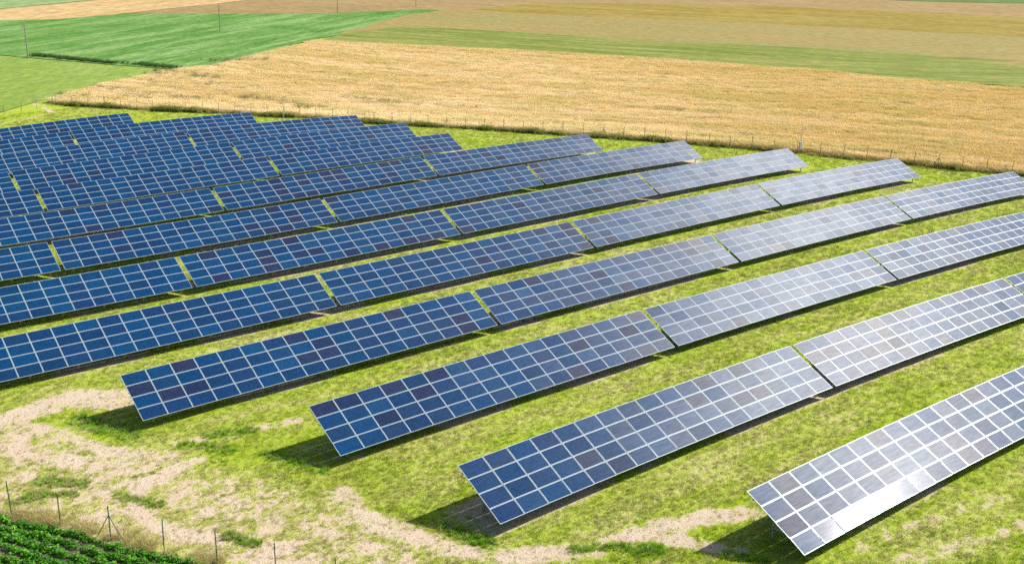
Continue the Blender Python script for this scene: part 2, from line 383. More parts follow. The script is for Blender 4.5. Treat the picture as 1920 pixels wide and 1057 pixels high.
def table_label(r, i):
    row = ORD[r - 1] + ' row' + ('' if r in (1, 13) else ' from the front')
    look = {(1, 0): 'white with sun glare', (2, 0): 'deep blue fading to grey', (2, 1): 'blue grey', (2, 2): 'bluish', (3, 0): 'deep blue', (3, 1): 'silver grey', (3, 2): 'pale grey blue', (3, 3): 'pale',
            (4, 0): 'deep blue and purple', (4, 1): 'blue', (4, 2): 'streaky grey', (4, 3): 'pale grey', (5, 2): 'blue and grey', (5, 3): 'pale grey', (6, 3): 'pale grey'}.get((r, i), 'deep blue')
    if r == 1: return 'solar table of modules white with sun glare, alone in the front row'
    if r <= 4:
        return f'{look} solar table, ' + ('leftmost' if i == 0 else NTH[i] + ' from the left') + f' in the {row}'
    k = 3 - i
    if r == 13: return 'deep blue solar table of the rearmost row, nearest the green fields'
    return f'{look} solar table, ' + ('rightmost' if k == 0 else NTH[k] + ' from the right') + f' in the {row}'
OFFS = {(1, 0): (-.5, 0), (2, 1): (.8, 0), (2, 0): (-.5, 0), (4, 3): (.6, 0)}
def make_table(r, i):
    s0 = ROW_S[r - 1] + i * STEP; w = ROW_W[r - 1]; sm = s0 + NC * PU / 2
    base = Vector((sm, w + 1.9, float(ground(sm, w))))
    t = empty('solar_table', base); tag(t, table_label(r, i), 'solar table', 'solar tables standing in rows on the meadow')
    bare = np.random.default_rng(r * 100 + i); pp = .02 + .12 * bare.random() ** 2; pn = .22 + .35 * bare.random()
    blk = vnoise(np.arange(NC) / 2.4, np.full(NC, r * 7.3 + i), 5)
    for c in range(NC):
        o, u, v, n = frame_at(s0 + (c + .5) * PU, w)
        for k in range(NR):
            j = np.radians(bare.normal(0, .28, 2) + OFFS.get((r, i), (0, 0)) + (np.array(((-.5, 0, 0, 0)[k], (1.8, -.7, -1.2, -1.2)[k])) if r == 1 else 0))
            uu = (u + n * float(j[0])).normalized(); vv = (v + n * float(j[1])); vv = (vv - uu * vv.dot(uu)).normalized(); nn = uu.cross(vv)
            cen = o + v * ((k + .5) * PV) - base
            M = Matrix(((uu.x, vv.x, nn.x, cen.x), (uu.y, vv.y, nn.y, cen.y), (uu.z, vv.z, nn.z, cen.z), (0, 0, 0, 1)))
            m = bpy.data.objects.new('solar_module', ME_LAM if r <= 4 else ME_MOD)
            link(m, t); m.matrix_local = M
            x = bare.random(); kind = 2 if x < pp * (.4 + 1.6 * (blk[c] > .55)) else 1 if x < pp + pn * (.4 + 1.2 * blk[c]) else 0
            kind = FIX.get((r, i), {}).get((c, k), kind)
            pal = (BLUE, NAVY, PURP)[kind]; col = np.array(pal[bare.integers(len(pal))]) * bare.uniform(.92, 1.08)
            m.color = (*col.tolist(), 1)
            if r <= 4:
                fr = bpy.data.objects.new('frame', ME_FRAME); link(fr, m)
    for c in np.arange(.5, NC, 2):
        o, u, v, n = frame_at(s0 + c * PU, w); g = o - Vector((0, 0, HL)) - base
        if r <= 3:
            a = link(bpy.data.objects.new('support_frame', ME_RAFT), t); a.location = g
            link(bpy.data.objects.new('rear_post', ME_REAR), a); link(bpy.data.objects.new('front_post', ME_FRONT), a)
        else:
            a = link(bpy.data.objects.new('support_frame', ME_SUP), t); a.location = g
    for k in range(NR):
        mb = MB(); prev = None
        for c in range(0, NC + 1):
            o, u, v, n = frame_at(s0 + c * PU, w); p = o + v * ((k + .5) * PV) - n * .062 - base
            if prev is not None: mb.bar(prev, p, .05, .09)
            prev = p
        mb.build('purlin', MAT['steel'], t)
    return t
for r in TABLES:
    for i in TABLES[r]: make_table(r, i)

# ------------------------------------------------------------------ plants by scattering
def scatter(name, pts, yaw, tilt, scale, tint, kinds, kind_idx, parent=None):
    me = bpy.data.meshes.new(name); n = len(pts)
    me.vertices.add(n); me.vertices.foreach_set('co', np.asarray(pts, np.float32).ravel())
    def att(nm, typ, dat, key): a = me.attributes.new(nm, typ, 'POINT'); a.data.foreach_set(key, np.ascontiguousarray(dat).ravel())
    rot = np.zeros((n, 3), np.float32); rot[:, 2] = yaw; rot[:, 0] = tilt
    att('rot', 'FLOAT_VECTOR', rot, 'vector'); att('size', 'FLOAT_VECTOR', np.asarray(scale, np.float32), 'vector')
    att('pick', 'INT', np.asarray(kind_idx, np.int32), 'value')
    att('tint', 'FLOAT_COLOR', np.concatenate([np.asarray(tint, np.float32), np.ones((n, 1), np.float32)], 1), 'color')
    o = link(bpy.data.objects.new(name, me), parent)
    coll = bpy.data.collections.new(name + '_plants')
    for k, m in enumerate(kinds): coll.objects.link(bpy.data.objects.new('%s_clump_%02d' % (name, k), m))
    ng = bpy.data.node_groups.new(name, 'GeometryNodeTree')
    ng.interface.new_socket('Geometry', in_out='INPUT', socket_type='NodeSocketGeometry'); ng.interface.new_socket('Geometry', in_out='OUTPUT', socket_type='NodeSocketGeometry')
    N = ng.nodes; L = ng.links.new
    gi = N.new('NodeGroupInput'); go = N.new('NodeGroupOutput'); ip = N.new('GeometryNodeInstanceOnPoints'); ci = N.new('GeometryNodeCollectionInfo')
    ci.inputs['Collection'].default_value = coll; ci.inputs['Separate Children'].default_value = True; ci.inputs['Reset Children'].default_value = True
    def named(nm, typ):
        a = N.new('GeometryNodeInputNamedAttribute'); a.data_type = typ; a.inputs['Name'].default_value = nm; return a.outputs['Attribute']
    L(gi.outputs[0], ip.inputs['Points']); L(ci.outputs[0], ip.inputs['Instance']); ip.inputs['Pick Instance'].default_value = True
    L(named('pick', 'INT'), ip.inputs['Instance Index']); L(named('size', 'FLOAT_VECTOR'), ip.inputs['Scale'])
    er = N.new('FunctionNodeEulerToRotation'); L(named('rot', 'FLOAT_VECTOR'), er.inputs[0]); L(er.outputs[0], ip.inputs['Rotation'])
    L(ip.outputs[0], go.inputs[0])
    md = o.modifiers.new('scatter', 'NODES'); md.node_group = ng
    return o
def blades(name, n, h, hv, rad, wid, lean, mat, seed, seg=2, head=None):
    """a clump of upright bending blades; head=(length, width) thickens the tips into ears"""
    g = np.random.default_rng(seed); V = []; F = []; Sh = []
    for _ in range(n):
        a = g.uniform(0, 6.283); rr = rad * math.sqrt(g.random()); x, y = rr * math.cos(a), rr * math.sin(a)
        b = g.uniform(0, 6.283); ln = lean * g.uniform(.3, 1.2); H = h * g.uniform(1 - hv, 1 + hv); dx, dy = math.cos(b), math.sin(b)
        c = g.uniform(0, 6.283); wx, wy = math.cos(c) * wid / 2, math.sin(c) * wid / 2; k0 = len(V); br = g.uniform(.8, 1.2)
        for k in range(seg + 1):
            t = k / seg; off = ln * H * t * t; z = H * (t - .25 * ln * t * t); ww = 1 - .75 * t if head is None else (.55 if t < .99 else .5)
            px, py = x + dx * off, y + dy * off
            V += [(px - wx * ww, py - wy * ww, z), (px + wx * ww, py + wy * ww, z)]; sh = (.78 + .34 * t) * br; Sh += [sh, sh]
            if k: q = k0 + 2 * (k - 1); F.append((q, q + 1, q + 3, q + 2))
        if head:
            hl, hw = head; k1 = len(V); px, py, z = V[-1][0] + wx * .5, V[-1][1] + wy * .5, V[-1][2]
            e = Vector((dx * .8, dy * .8, .25)).normalized() * hl; ox, oy = -dy * hw / 2, dx * hw / 2
            V += [(px, py, z - .01), (px + e.x * .5 - ox, py + e.y * .5 - oy, z + e.z * .5), (px + e.x, py + e.y, z + e.z), (px + e.x * .5 + ox, py + e.y * .5 + oy, z + e.z * .5 + .006)]
            Sh += [1.2 * br] * 4; F.append((k1, k1 + 1, k1 + 2, k1 + 3))
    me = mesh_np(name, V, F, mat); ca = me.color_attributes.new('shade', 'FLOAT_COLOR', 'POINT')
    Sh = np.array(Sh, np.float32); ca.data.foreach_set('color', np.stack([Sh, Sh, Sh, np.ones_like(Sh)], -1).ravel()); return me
def leafy(name, n, rad, h, size, mat, seed):
    g = np.random.default_rng(seed); V = []; F = []; Sh = []
    for _ in range(n):
        d = g.normal(size=3); d[2] = abs(d[2]) * .8; d /= np.linalg.norm(d); rr = g.uniform(.45, 1) ** .5
        p = np.array([d[0] * rad * rr, d[1] * rad * rr, h * (.25 + .75 * d[2] * rr) * g.uniform(.75, 1.1)])
        nn = d * .6 + np.array([0, 0, .8]) + g.normal(size=3) * .45; nn /= np.linalg.norm(nn)
        a = np.cross(nn, g.normal(size=3)); a /= np.linalg.norm(a); b = np.cross(nn, a); L = size * g.uniform(.65, 1.25); k = len(V)
        V += [p - a * L * .5, p - a * L * .1 + b * L * .36 + nn * L * .08, p + a * L * .55 - nn * L * .1, p - a * L * .1 - b * L * .36 + nn * L * .08]
        F.append((k, k + 1, k + 2, k + 3)); Sh += [g.uniform(.75, 1.25)] * 4
    me = mesh_np(name, V, F, mat); ca = me.color_attributes.new('shade', 'FLOAT_COLOR', 'POINT')
    Sh = np.array(Sh, np.float32); ca.data.foreach_set('color', np.stack([Sh, Sh, Sh, np.ones_like(Sh)], -1).ravel()); return me
def lerp(a, b, t): return np.asarray(a)[None] * (1 - t[:, None]) + np.asarray(b)[None] * t[:, None]

# ------- grass on the site
def near_dist(s, w):
    (x0, y0), (x1, y1) = FENCE_NEAR[1], FENCE_NEAR[4]
    return ((x1 - x0) * (w - y0) - (y1 - y0) * (s - x0)) / math.hypot(x1 - x0, y1 - y0)
def sample(n, x0, x1, y0, y1, wt, margin=330):
    s = rng.uniform(x0, x1, n); w = rng.uniform(y0, y1, n); z = ground(s, w); px, py, d = project(s, w, z)
    k = (px > -margin) & (px < 1920 + margin) & (py > -margin) & (py < 1057 + margin * .8) & (rng.random(n) < wt(d))
    return s[k], w[k], z[k], d[k]
s, w, z, d = sample(1800000, -12, 162, 8, 200, lambda d: np.clip((52 / d) ** 2, 0, 1))
k = (fence_side(s, w) > .3) & (near_dist(s, w) > .8); s, w, z, d = s[k], w[k], z[k], d[k]
a_s, a_l, a_d, a_f = masks(s, w)
n1 = fbm(s / .38, w / .38, 71) * .6 + fbm(s / 5, w / .4, 75) * .4; n2 = fbm(s / 3.1, w / 3.1, 73)
keep = rng.random(len(s)) < np.clip(.95 * (1 - a_s * 1.2) * (.78 + .35 * sstep(.40, .60, n1)) + a_l * .8, .20, 1)
under = np.zeros(len(s), bool)
for r in range(13): under |= (w > ROW_W[r] - .1) & (w < ROW_W[r] + 3.5) & (s > S_LO[r]) & (s < S_HI[r]) & (d > 90)
keep &= ~under
s, w, z, d, a_s, a_l, a_d, a_f, n1, n2 = [q[keep] for q in (s, w, z, d, a_s, a_l, a_d, a_f, n1, n2)]
N_ = len(s); print('grass clumps', N_)
tint = lerp((.28, .325, .04), (.36, .485, .016), a_f)
tint = tint * (1 - a_d[:, None] * .8) + lerp((.50, .45, .19), (.29, .33, .06), n2) * (a_d[:, None] * .8)
tint = tint * (1 - a_l[:, None]) + np.array((.21, .40, .025)) * a_l[:, None]
strawy = rng.random(N_) < (.06 + .32 * a_d + .35 * a_s); tint[strawy] = np.array((.52, .43, .22))
tint *= rng.uniform(.82, 1.18, (N_, 1)) * (.78 + .44 * fbm(s / 9, w / .35, 79))[:, None]
sc = rng.uniform(.6, 1.25, N_) * (1 - .35 * a_s) * (1 + .25 * a_l) * np.clip(d / 75, .9, 1.7)
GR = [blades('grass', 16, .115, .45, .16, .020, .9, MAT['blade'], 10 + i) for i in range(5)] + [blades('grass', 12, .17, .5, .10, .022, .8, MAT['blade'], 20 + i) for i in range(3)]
pick = rng.integers(0, 5, N_); pick = np.where((a_l > .4) | (rng.random(N_) < .06), rng.integers(5, 8, N_), pick)
gr = scatter('grass', np.stack([s, w, z], -1), rng.uniform(0, 6.28, N_), rng.normal(0, .1, N_), np.stack([sc, sc, sc * (1 + .15 * a_l)], -1), tint, GR, pick)
tag(gr, 'short patchy grass between the solar rows', 'grass', kind='stuff')

# ------------------------------------------------------------------ fields beyond the fence
def field_mat(name, c0, c1, c2, ang, stretch=14, fine=1.6, bump=.25, streak=(.42, .6), warp=.0):
    N = NT(name); g = N.n('ShaderNodeNewGeometry').outputs['Position']
    m1 = N.mapping(g, (1 / stretch, 1, 1), -ang if False else 0); 
    r = N.n('ShaderNodeVectorRotate', rotation_type='Z_AXIS'); N.set(r.inputs[0], g); r.inputs['Angle'].default_value = -ang
    m1 = N.mapping(r.outputs[0], (1 / stretch, 1, 1)); m2 = N.mapping(r.outputs[0], (.35, 1, 1))
    big = N.noise(m1, .16, 6, .65, warp); mid = N.noise(m1, .5, 6, .7); fi = N.noise(m2, fine, 5, .7); pat = N.noise(g, .03, 3)
    c = N.mix(N.ramp(big, *streak), c0, c1)
    c = N.mix(N.math('MULTIPLY', N.ramp(mid, .42, .62), .7), c, c2)
    c = N.mix(N.math('MULTIPLY', N.ramp(pat, .4, .65), .35), c, c1)
    k = N.math('MULTIPLY', N.ramp(fi, .28, .72, .70, 1.30), N.ramp(mid, .3, .7, .9, 1.1))
    v = N.n('ShaderNodeVectorMath', operation='SCALE'); N.set(v.inputs[0], c); N.set(v.inputs['Scale'], k)
    N.out(Base_Color=v.outputs[0], Roughness=.95); N.b.inputs['Specular IOR Level'].default_value = .05
    N.bump(N.math('ADD', fi, mid), bump, .5); return N.m
def field(name, px, mat, h, step=8.0, kind='structure', label=None, cat=None, wob=1.0):
    fr_ = np.random.default_rng(len(name))
    poly = [at(x, y) for x, y in px]; B = []
    for a, b in zip(poly, poly[1:] + poly[:1]):
        n = max(1, int(np.hypot(*(b - a)) / step)); B += [tuple(a + (b - a) * t / n + (fr_.normal(0, wob, 2) if t else 0)) for t in range(n)]
    lo = np.min(poly, 0); hi = np.max(poly, 0); pts = [Vector(b) for b in B]; nb = len(B)
    X, Y = np.meshgrid(np.arange(lo[0], hi[0], step), np.arange(lo[1], hi[1], step)); X = X.ravel(); Y = Y.ravel()
    ins = np.zeros(len(X), bool)
    for (x0, y0), (x1, y1) in zip(B, B[1:] + B[:1]):
        c = (y0 > Y) != (y1 > Y); xx = x0 + (Y - y0) / ((y1 - y0) or 1e-9) * (x1 - x0); ins ^= c & (X < xx)
    dl = dist_line(X, Y, B + B[:1]); ins &= dl > step * .4
    pts += [Vector((float(a), float(b))) for a, b in zip(X[ins], Y[ins])]
    v, e, f, *_ = delaunay_2d_cdt(pts, [(i, (i + 1) % nb) for i in range(nb)], [list(range(nb))], 1, 1e-4)
    me = bpy.data.meshes.new(name); xs = np.array([(p.x, p.y) for p in v]); zz = ground(xs[:, 0], xs[:, 1]) + h
    me.from_pydata([(a, b, c) for (a, b), c in zip(xs.tolist(), zz.tolist())], [], f); me.materials.append(mat); me.update()
    for p in me.polygons: p.use_smooth = True
    if len(me.polygons) and sum(p.normal.z for p in me.polygons) < 0: me.flip_normals()
    o = link(bpy.data.objects.new(name, me)); tag(o, label, cat, kind=kind); return o, poly
def ang(p, q): a, b = at(*p), at(*q); return math.atan2(b[1] - a[1], b[0] - a[0])
A1 = ang((700, 86), (1700, 148)); A7 = ang((330, 130), (720, 45))
# far backdrop fields first, nearer ones a little higher
field('brown_field', [(-400, -60), (2400, -60), (2400, 60), (1400, 40), (830, 22), (640, 27), (400, 29), (250, 27), (-200, 60), (-400, 60)],
      field_mat('brown_field', (.26, .185, .08), (.31, .22, .105), (.21, .145, .06), A1, 10, .6), .10, 25)
field('tan_field', [(-300, 75), (-300, 40), (0, 19), (190, 1), (300, -12), (560, -14), (470, 1), (400, 9), (300, 19), (240, 26), (100, 39), (0, 44)],
      field_mat('tan_field', (.42, .29, .13), (.48, .35, .17), (.36, .24, .10), A7, 10, .6, .2), .20, 20)
field('pale_green_field', [(-300, 38), (0, 18), (190, 0), (300, -13), (150, -40), (-300, -40)],
      field_mat('pale_green_field', (.20, .28, .11), (.24, .32, .14), (.17, .25, .09), A7, 10, .6, .2), .20, 20)
field('dark_green_field', [(1640, 0), (1780, 5), (2300, 14), (2300, -50), (1640, -40)],
      field_mat('dark_green_field', (.09, .16, .04), (.13, .2, .06), (.07, .13, .03), A1, 10, .6), .25, 25)
field('olive_field', [(880, 20), (930, 15), (1010, 7), (1280, 9), (1560, 17), (1920, 34), (2350, 58), (2350, 110), (1920, 74), (1600, 56), (1280, 42), (960, 28)],
      field_mat('olive_field', (.235, .165, .028), (.30, .235, .065), (.165, .13, .02), A1, 14, .7), .25, 15)
field('ripening_field', [(830, 20), (880, 20), (960, 26), (1280, 40), (1600, 54), (1920, 72), (2350, 108), (2350, 150), (1920, 126), (1500, 102), (1280, 88), (1000, 68), (820, 56), (680, 62), (600, 78), (560, 90), (700, 45), (770, 28)],
      field_mat('ripening_field', (.31, .225, .085), (.245, .225, .085), (.20, .155, .045), A1, 16, .9), .30, 12)
field('green_strip', [(590, 80), (620, 72), (680, 60), (740, 54), (820, 55), (960, 62), (1120, 74), (1280, 82), (1500, 92), (1700, 103), (1920, 118), (2300, 144), (2300, 205), (1920, 166), (1700, 152), (1500, 134), (1280, 121), (960, 102), (700, 90)],
      field_mat('green_strip', (.19, .215, .050), (.10, .155, .018), (.27, .25, .085), A1, 18, .9), .35, 10)
field('green_field', [(-250, 88), (-250, 50), (0, 40), (100, 38), (250, 26), (400, 28), (640, 26), (780, 19), (828, 20), (790, 28), (720, 45), (600, 73), (500, 101), (400, 127), (330, 132), (220, 124), (100, 114), (0, 105)],
      field_mat('green_field', (.085, .205, .035), (.20, .31, .105), (.045, .135, .018), A7, 12, 1.0, .35, (.46, .58), .4), .22, 10)
field('meadow', [(-250, 86), (0, 103), (100, 112), (220, 123), (335, 131), (300, 140), (200, 160), (110, 182), (40, 200), (0, 212), (-250, 275)],
      field_mat('meadow', (.185, .27, .05), (.22, .29, .07), (.15, .22, .03), A7, 10, 1.2, .2), .10, 6)
F1PX = [(112, 186), (200, 161), (330, 134), (400, 128), (480, 107), (590, 80), (700, 86), (960, 98), (1280, 117), (1500, 133), (1700, 153), (1920, 171), (2200, 197), (2300, 368),
        (2100, 346), (1920, 325), (1791, 313), (1620, 295), (1484, 282.5), (1314, 268), (1219, 260), (1083, 251), (980, 244), (844, 235), (691, 227), (560, 217), (443, 210), (283, 204), (112, 193)]
WM = field_mat('wheat', (.47, .345, .14), (.54, .42, .21), (.37, .265, .085), A1, 16, 1.6, .5)
_, F1 = field('wheat_field', F1PX, WM, .47, 4, wob=0)

def inside(poly, X, Y):
    r = np.zeros(len(X), bool); q = [tuple(p) for p in poly]
    for (x0, y0), (x1, y1) in zip(q, q[1:] + q[:1]):
        c = (y0 > Y) != (y1 > Y); r ^= c & (X < x0 + (Y - y0) / ((y1 - y0) or 1e-9) * (x1 - x0))
    return r
fd = lambda s, w: -fence_side(s, w)
s = rng.uniform(40, 280, 260000); w = rng.uniform(55, 285, 260000); k = inside(F1, s, w) | ((fd(s, w) > .5) & (fd(s, w) < 4) & (s > 52)); s, w = s[k], w[k]
z = ground(s, w); px, py, d = project(s, w, z); e = fd(s, w)
k = (px > -100) & (px < 2020) & (rng.random(len(s)) < np.where(e < 30, 1, .55)) & (e > .5); s, w, z, px, d, e = [q[k] for q in (s, w, z, px, d, e)]
n = len(s); print('wheat clumps', n)
ca_, sa_ = math.cos(A1), math.sin(A1); al = s * ca_ + w * sa_; ac = -s * sa_ + w * ca_
n1 = fbm(al / 30, ac / 3.0, 91); n2 = fbm(al / 6, ac / 2.2, 93); n3 = fbm(s / 25, w / 25, 95); right = sstep(60, 130, s * .8 - w * .6 + 60)
tint = lerp((.70, .565, .33), (.57, .43, .16), np.clip(sstep(.38, .62, n1) * .6 + right * .55, 0, 1))
gk = sstep(.52, .7, n2) * .55; tint = tint * (1 - gk[:, None]) + np.array((.48, .43, .13)) * gk[:, None]
edge = sstep(14, 2, e + (n2 - .5) * 14) * (1 - right * .8); pal = np.array((.74, .64, .36)); tint = tint * (1 - edge[:, None] * .6) + pal * edge[:, None] * .6
tint *= rng.uniform(.98, 1.15, (n, 1)); sc = rng.uniform(.9, 1.12, n) * (.85 + .5 * n2)
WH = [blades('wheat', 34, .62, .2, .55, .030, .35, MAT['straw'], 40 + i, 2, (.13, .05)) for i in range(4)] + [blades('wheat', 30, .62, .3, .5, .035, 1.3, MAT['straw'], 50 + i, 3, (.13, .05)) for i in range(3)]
pick = np.where(rng.random(n) < .12 + .6 * edge, rng.integers(4, 7, n), rng.integers(0, 4, n))
wh = scatter('wheat_stalks', np.stack([s, w, z + .05], -1), rng.uniform(0, 6.28, n), rng.normal(0, .08, n), np.stack([sc * 1.25, sc * 1.25, sc], -1), tint, WH, pick)
tag(wh, 'ripe golden wheat standing beyond the far fence', 'wheat', kind='stuff')
# weeds: a dark strip under the far fence and rank tufts in the corner of the wheat
L = np.cumsum([0] + [math.hypot(b[0] - a[0], b[1] - a[1]) for a, b in zip(FENCE_FAR[:-1], FENCE_FAR[1:])]); FX = np.array(FENCE_FAR)
t = rng.uniform(0, L[-1], 5200); off = rng.normal(0, .42, 5200); nn = fbm(t / 3.5, t * 0, 7)
k = rng.random(5200) < .25 + 1.3 * sstep(.3, .6, nn); t, off, nn = t[k], off[k], nn[k]
s = np.interp(t, L, FX[:, 0]); w = np.interp(t, L, FX[:, 1]); s = s + .6 * off + .1; w = w + .78 * off + .15; n = len(s)
tint = lerp((.22, .25, .045), (.46, .39, .16), sstep(.35, .7, fbm(t / 6, off, 9))) * rng.uniform(.7, 1.25, (n, 1)); sc = rng.uniform(.6, 1.2, n) * (.45 + .7 * sstep(.3, .7, nn))
WD = [blades('weed', 26, .75, .35, .30, .045, .55, MAT['blade'], 60 + i, 2) for i in range(4)]
wd = scatter('weeds', np.stack([s, w, ground(s, w)], -1), rng.uniform(0, 6.28, n), rng.normal(0, .1, n), np.stack([sc, sc, sc], -1), tint, WD, rng.integers(0, 4, n))
tag(wd, 'dark rank weeds growing along the far wire fence', 'weeds', kind='stuff')
cs = [at(x, y) for x, y in [(150, 185), (215, 172), (300, 160), (400, 165), (470, 190), (560, 205), (350, 190), (250, 185), (480, 115), (440, 118), (700, 195), (740, 200), (380, 150), (330, 140), (300, 145), (870, 207), (1300, 215)]]
s = []; w = []
for c in cs:
    m = rng.integers(14, 40); a = rng.normal(0, 3.2, m); b = rng.normal(0, 1.0, m); s += list(c[0] + a * ca_ - b * sa_); w += list(c[1] + a * sa_ + b * ca_)
s = np.array(s); w = np.array(w); k = fd(s, w) > 1.5; s, w = s[k], w[k]; n = len(s)
tint = lerp((.17, .17, .045), (.33, .29, .12), rng.random(n)) * rng.uniform(.8, 1.2, (n, 1)); sc = rng.uniform(.9, 1.5, n)
wt = scatter('rank_grass', np.stack([s, w, ground(s, w) + .1], -1), rng.uniform(0, 6.28, n), rng.normal(0, .2, n), np.stack([sc * 1.3, sc * 1.3, sc], -1), tint, WD, rng.integers(0, 4, n))
tag(wt, 'greenish rank grass tufts in the near corner of the wheat', 'grass', kind='stuff')
# dark hedge line between the two green fields
hp = P((60, 106), (120, 112), (200, 120), (260, 123), (330, 130)); HL_ = np.cumsum([0] + [math.hypot(b[0] - a[0], b[1] - a[1]) for a, b in zip(hp[:-1], hp[1:])]); HX = np.array(hp)
t = rng.uniform(0, HL_[-1], 700); k = rng.random(700) < .2 + 1.2 * sstep(.4, .6, fbm(t / 5, t * 0, 77)); t = t[k]; n = len(t)
s = np.interp(t, HL_, HX[:, 0]) + rng.normal(0, .7, n); w = np.interp(t, HL_, HX[:, 1]) + rng.normal(0, .7, n); sc = rng.uniform(.35, .95, n)
hg = scatter('field_margin', np.stack([s, w, ground(s, w) + .3], -1), rng.uniform(0, 6.28, n), rng.normal(0, .1, n), np.stack([sc * 1.4, sc * 1.4, sc], -1), lerp((.06, .13, .03), (.10, .19, .045), rng.random(n)), WD, rng.integers(0, 4, n))
tag(hg, 'dark green weedy margin between the two green fields', 'weeds', kind='stuff')

# ------------------------------------------------------------------ bean crop, bottom left
bl = [tuple(at(x, y)) for x, y in [(-80, 952), (0, 972), (80, 990), (150, 1008), (230, 1028), (320, 1052), (380, 1066), (430, 1082)]]
b0, b1 = np.array(bl[1]), np.array(bl[5]); bu = (b1 - b0) / np.linalg.norm(b1 - b0); bn = np.array([bu[1], -bu[0]])
if bn @ (np.array(at(0, 1056)) - b0) < 0: bn = -bn
s = []; w = []; q = []
for rr in range(26):
    x = np.arange(-9, 14, .17); x = x + rng.normal(0, .05, len(x)); y = .12 + rr * .74 + rng.normal(0, .07, len(x)) + .10 * np.sin(x * .9 + rr)
    s += list(b0[0] + bu[0] * x + bn[0] * y); w += list(b0[1] + bu[1] * x + bn[1] * y); q += [rr] * len(x)
s, w = np.array(s), np.array(w); z = ground(s, w); px, py, d = project(s, w, z)
k = (px > -150) & (py < 1150) & (rng.random(len(s)) < .93); s, w, z = s[k], w[k], z[k]; n = len(s); print('bean plants', n)
BN = [leafy('bean', 56, .26, .42, .135, MAT['leaf'], 80 + i) for i in range(5)]
sc = rng.uniform(.7, 1.2, n)
bc = scatter('bean_crop', np.stack([s, w, z - .02], -1), rng.uniform(0, 6.28, n), rng.normal(0, .1, n), np.stack([sc, sc, sc * rng.uniform(.8, 1.25, n)], -1),
             lerp((.045, .19, .008), (.125, .34, .016), rng.random(n)), BN, rng.integers(0, 5, n))
tag(bc, 'dark green leafy crop rows in the bottom left corner', 'crop', kind='stuff')
N = NT('crop_soil'); g = N.n('ShaderNodeNewGeometry').outputs['Position']
N.out(Base_Color=N.mix(N.ramp(N.noise(g, 4, 5), .3, .7), (.06, .05, .03), (.12, .09, .055)), Roughness=.95); MAT['crop_soil'] = N.m
cp = [b0 - bu * 10 - bn * .05, b0 + bu * 15 - bn * .05, b0 + bu * 15 + bn * 17, b0 - bu * 10 + bn * 17]
X = np.linspace(0, 1, 26); Y = np.linspace(0, 1, 18); XX, YY = np.meshgrid(X, Y); cs_ = cp[0] + XX.ravel()[:, None] * (cp[1] - cp[0]) + YY.ravel()[:, None] * (cp[3] - cp[0])
ii = np.arange(len(cs_)).reshape(XX.shape); ff = np.stack([ii[:-1, :-1], ii[:-1, 1:], ii[1:, 1:], ii[1:, :-1]], -1).reshape(-1, 4)
me = mesh_np('crop_soil', np.column_stack([cs_, ground(cs_[:, 0], cs_[:, 1]) + .07]), ff, MAT['crop_soil'], True)
if me.polygons[0].normal.z < 0: me.flip_normals()
tag(link(bpy.data.objects.new('crop_soil', me)), kind='structure')
# dry tall grass under the near fence
t = rng.uniform(-9, 14, 2600); off = rng.normal(-.6, .5, 2600); s = b0[0] + bu[0] * t + bn[0] * off; w = b0[1] + bu[1] * t + bn[1] * off
k = rng.random(2600) < sstep(.3, .6, fbm(t / 1.3, off, 5)) * sstep(.3, -.3, off) ; s, w = s[k], w[k]; n = len(s); sc = rng.uniform(.5, 1.25, n)
DG = [blades('dry_grass', 12, .42, .4, .16, .012, .6, MAT['straw'], 90 + i, 2) for i in range(4)]
dg = scatter('dry_grass', np.stack([s, w, ground(s, w)], -1), rng.uniform(0, 6.28, n), rng.normal(0, .15, n), np.stack([sc, sc, sc], -1), lerp((.62, .48, .27), (.44, .42, .12), rng.random(n) ** .8) * rng.uniform(.8, 1.2, (n, 1)), DG, rng.integers(0, 4, n))
tag(dg, 'dry straw coloured grass under the near wire fence', 'grass', kind='stuff')

# ------------------------------------------------------------------ fences
def along(line, dists):
    q = np.array(line); L = np.cumsum([0] + list(np.hypot(*np.diff(q, axis=0).T))); return np.column_stack([np.interp(dists, L, q[:, 0]), np.interp(dists, L, q[:, 1])]), L[-1]
def make_fence(name, pts, height, rad, mat, label, braced=(), flat=False, wires=(.25, .75, 1.25, 1.75), lean=.03):
    base = (float(pts[0][0]), float(pts[0][1]), float(ground(*pts[0]))); f = empty(name, base); tag(f, label, 'fence')
    tops = []; rr = np.random.default_rng(len(pts))
    for i, (x, y) in enumerate(pts):
        z = float(ground(x, y)); h = height * rr.uniform(.96, 1.04); lx, ly = rr.normal(0, lean, 2)
        mb = MB(); g = Vector((x - base[0], y - base[1], z - base[2])); tp = g + Vector((lx, ly, h)); mb.rod(g - Vector((0, 0, .3)), tp, rad, rad, 8)
        mb.rod(tp, tp + Vector((0, 0, .03)), rad * 1.25, rad * .8, 8)
        p = mb.build('post', mat, f); tops.append((g, tp))
        if i in braced:
            d = np.array(pts[min(i + 1, len(pts) - 1)]) - np.array(pts[max(i - 1, 0)]); d /= np.linalg.norm(d)
            for sg in (-1, 1):
                q = MB(); e = g + Vector((d[0] * sg * .95, d[1] * sg * .95, -.15)); q.rod(g.lerp(tp, .74), e, rad * .8, rad * .8, 6)
                q.build('brace', mat, f)
    mb = MB()
    for h in wires:
        for (g0, t0), (g1, t1) in zip(tops[:-1], tops[1:]): mb.rod(g0.lerp(t0, h / height), g1.lerp(t1, h / height), .0022, .0022, 4, cap=False)
    mb.build('wire', MAT['wire'], f); return f
near = [at(x, y) for x, y in [(-75, 940), (22, 963), (114, 986), (208, 1010), (308, 1034), (408, 1058), (518, 1083), (632, 1110)]]
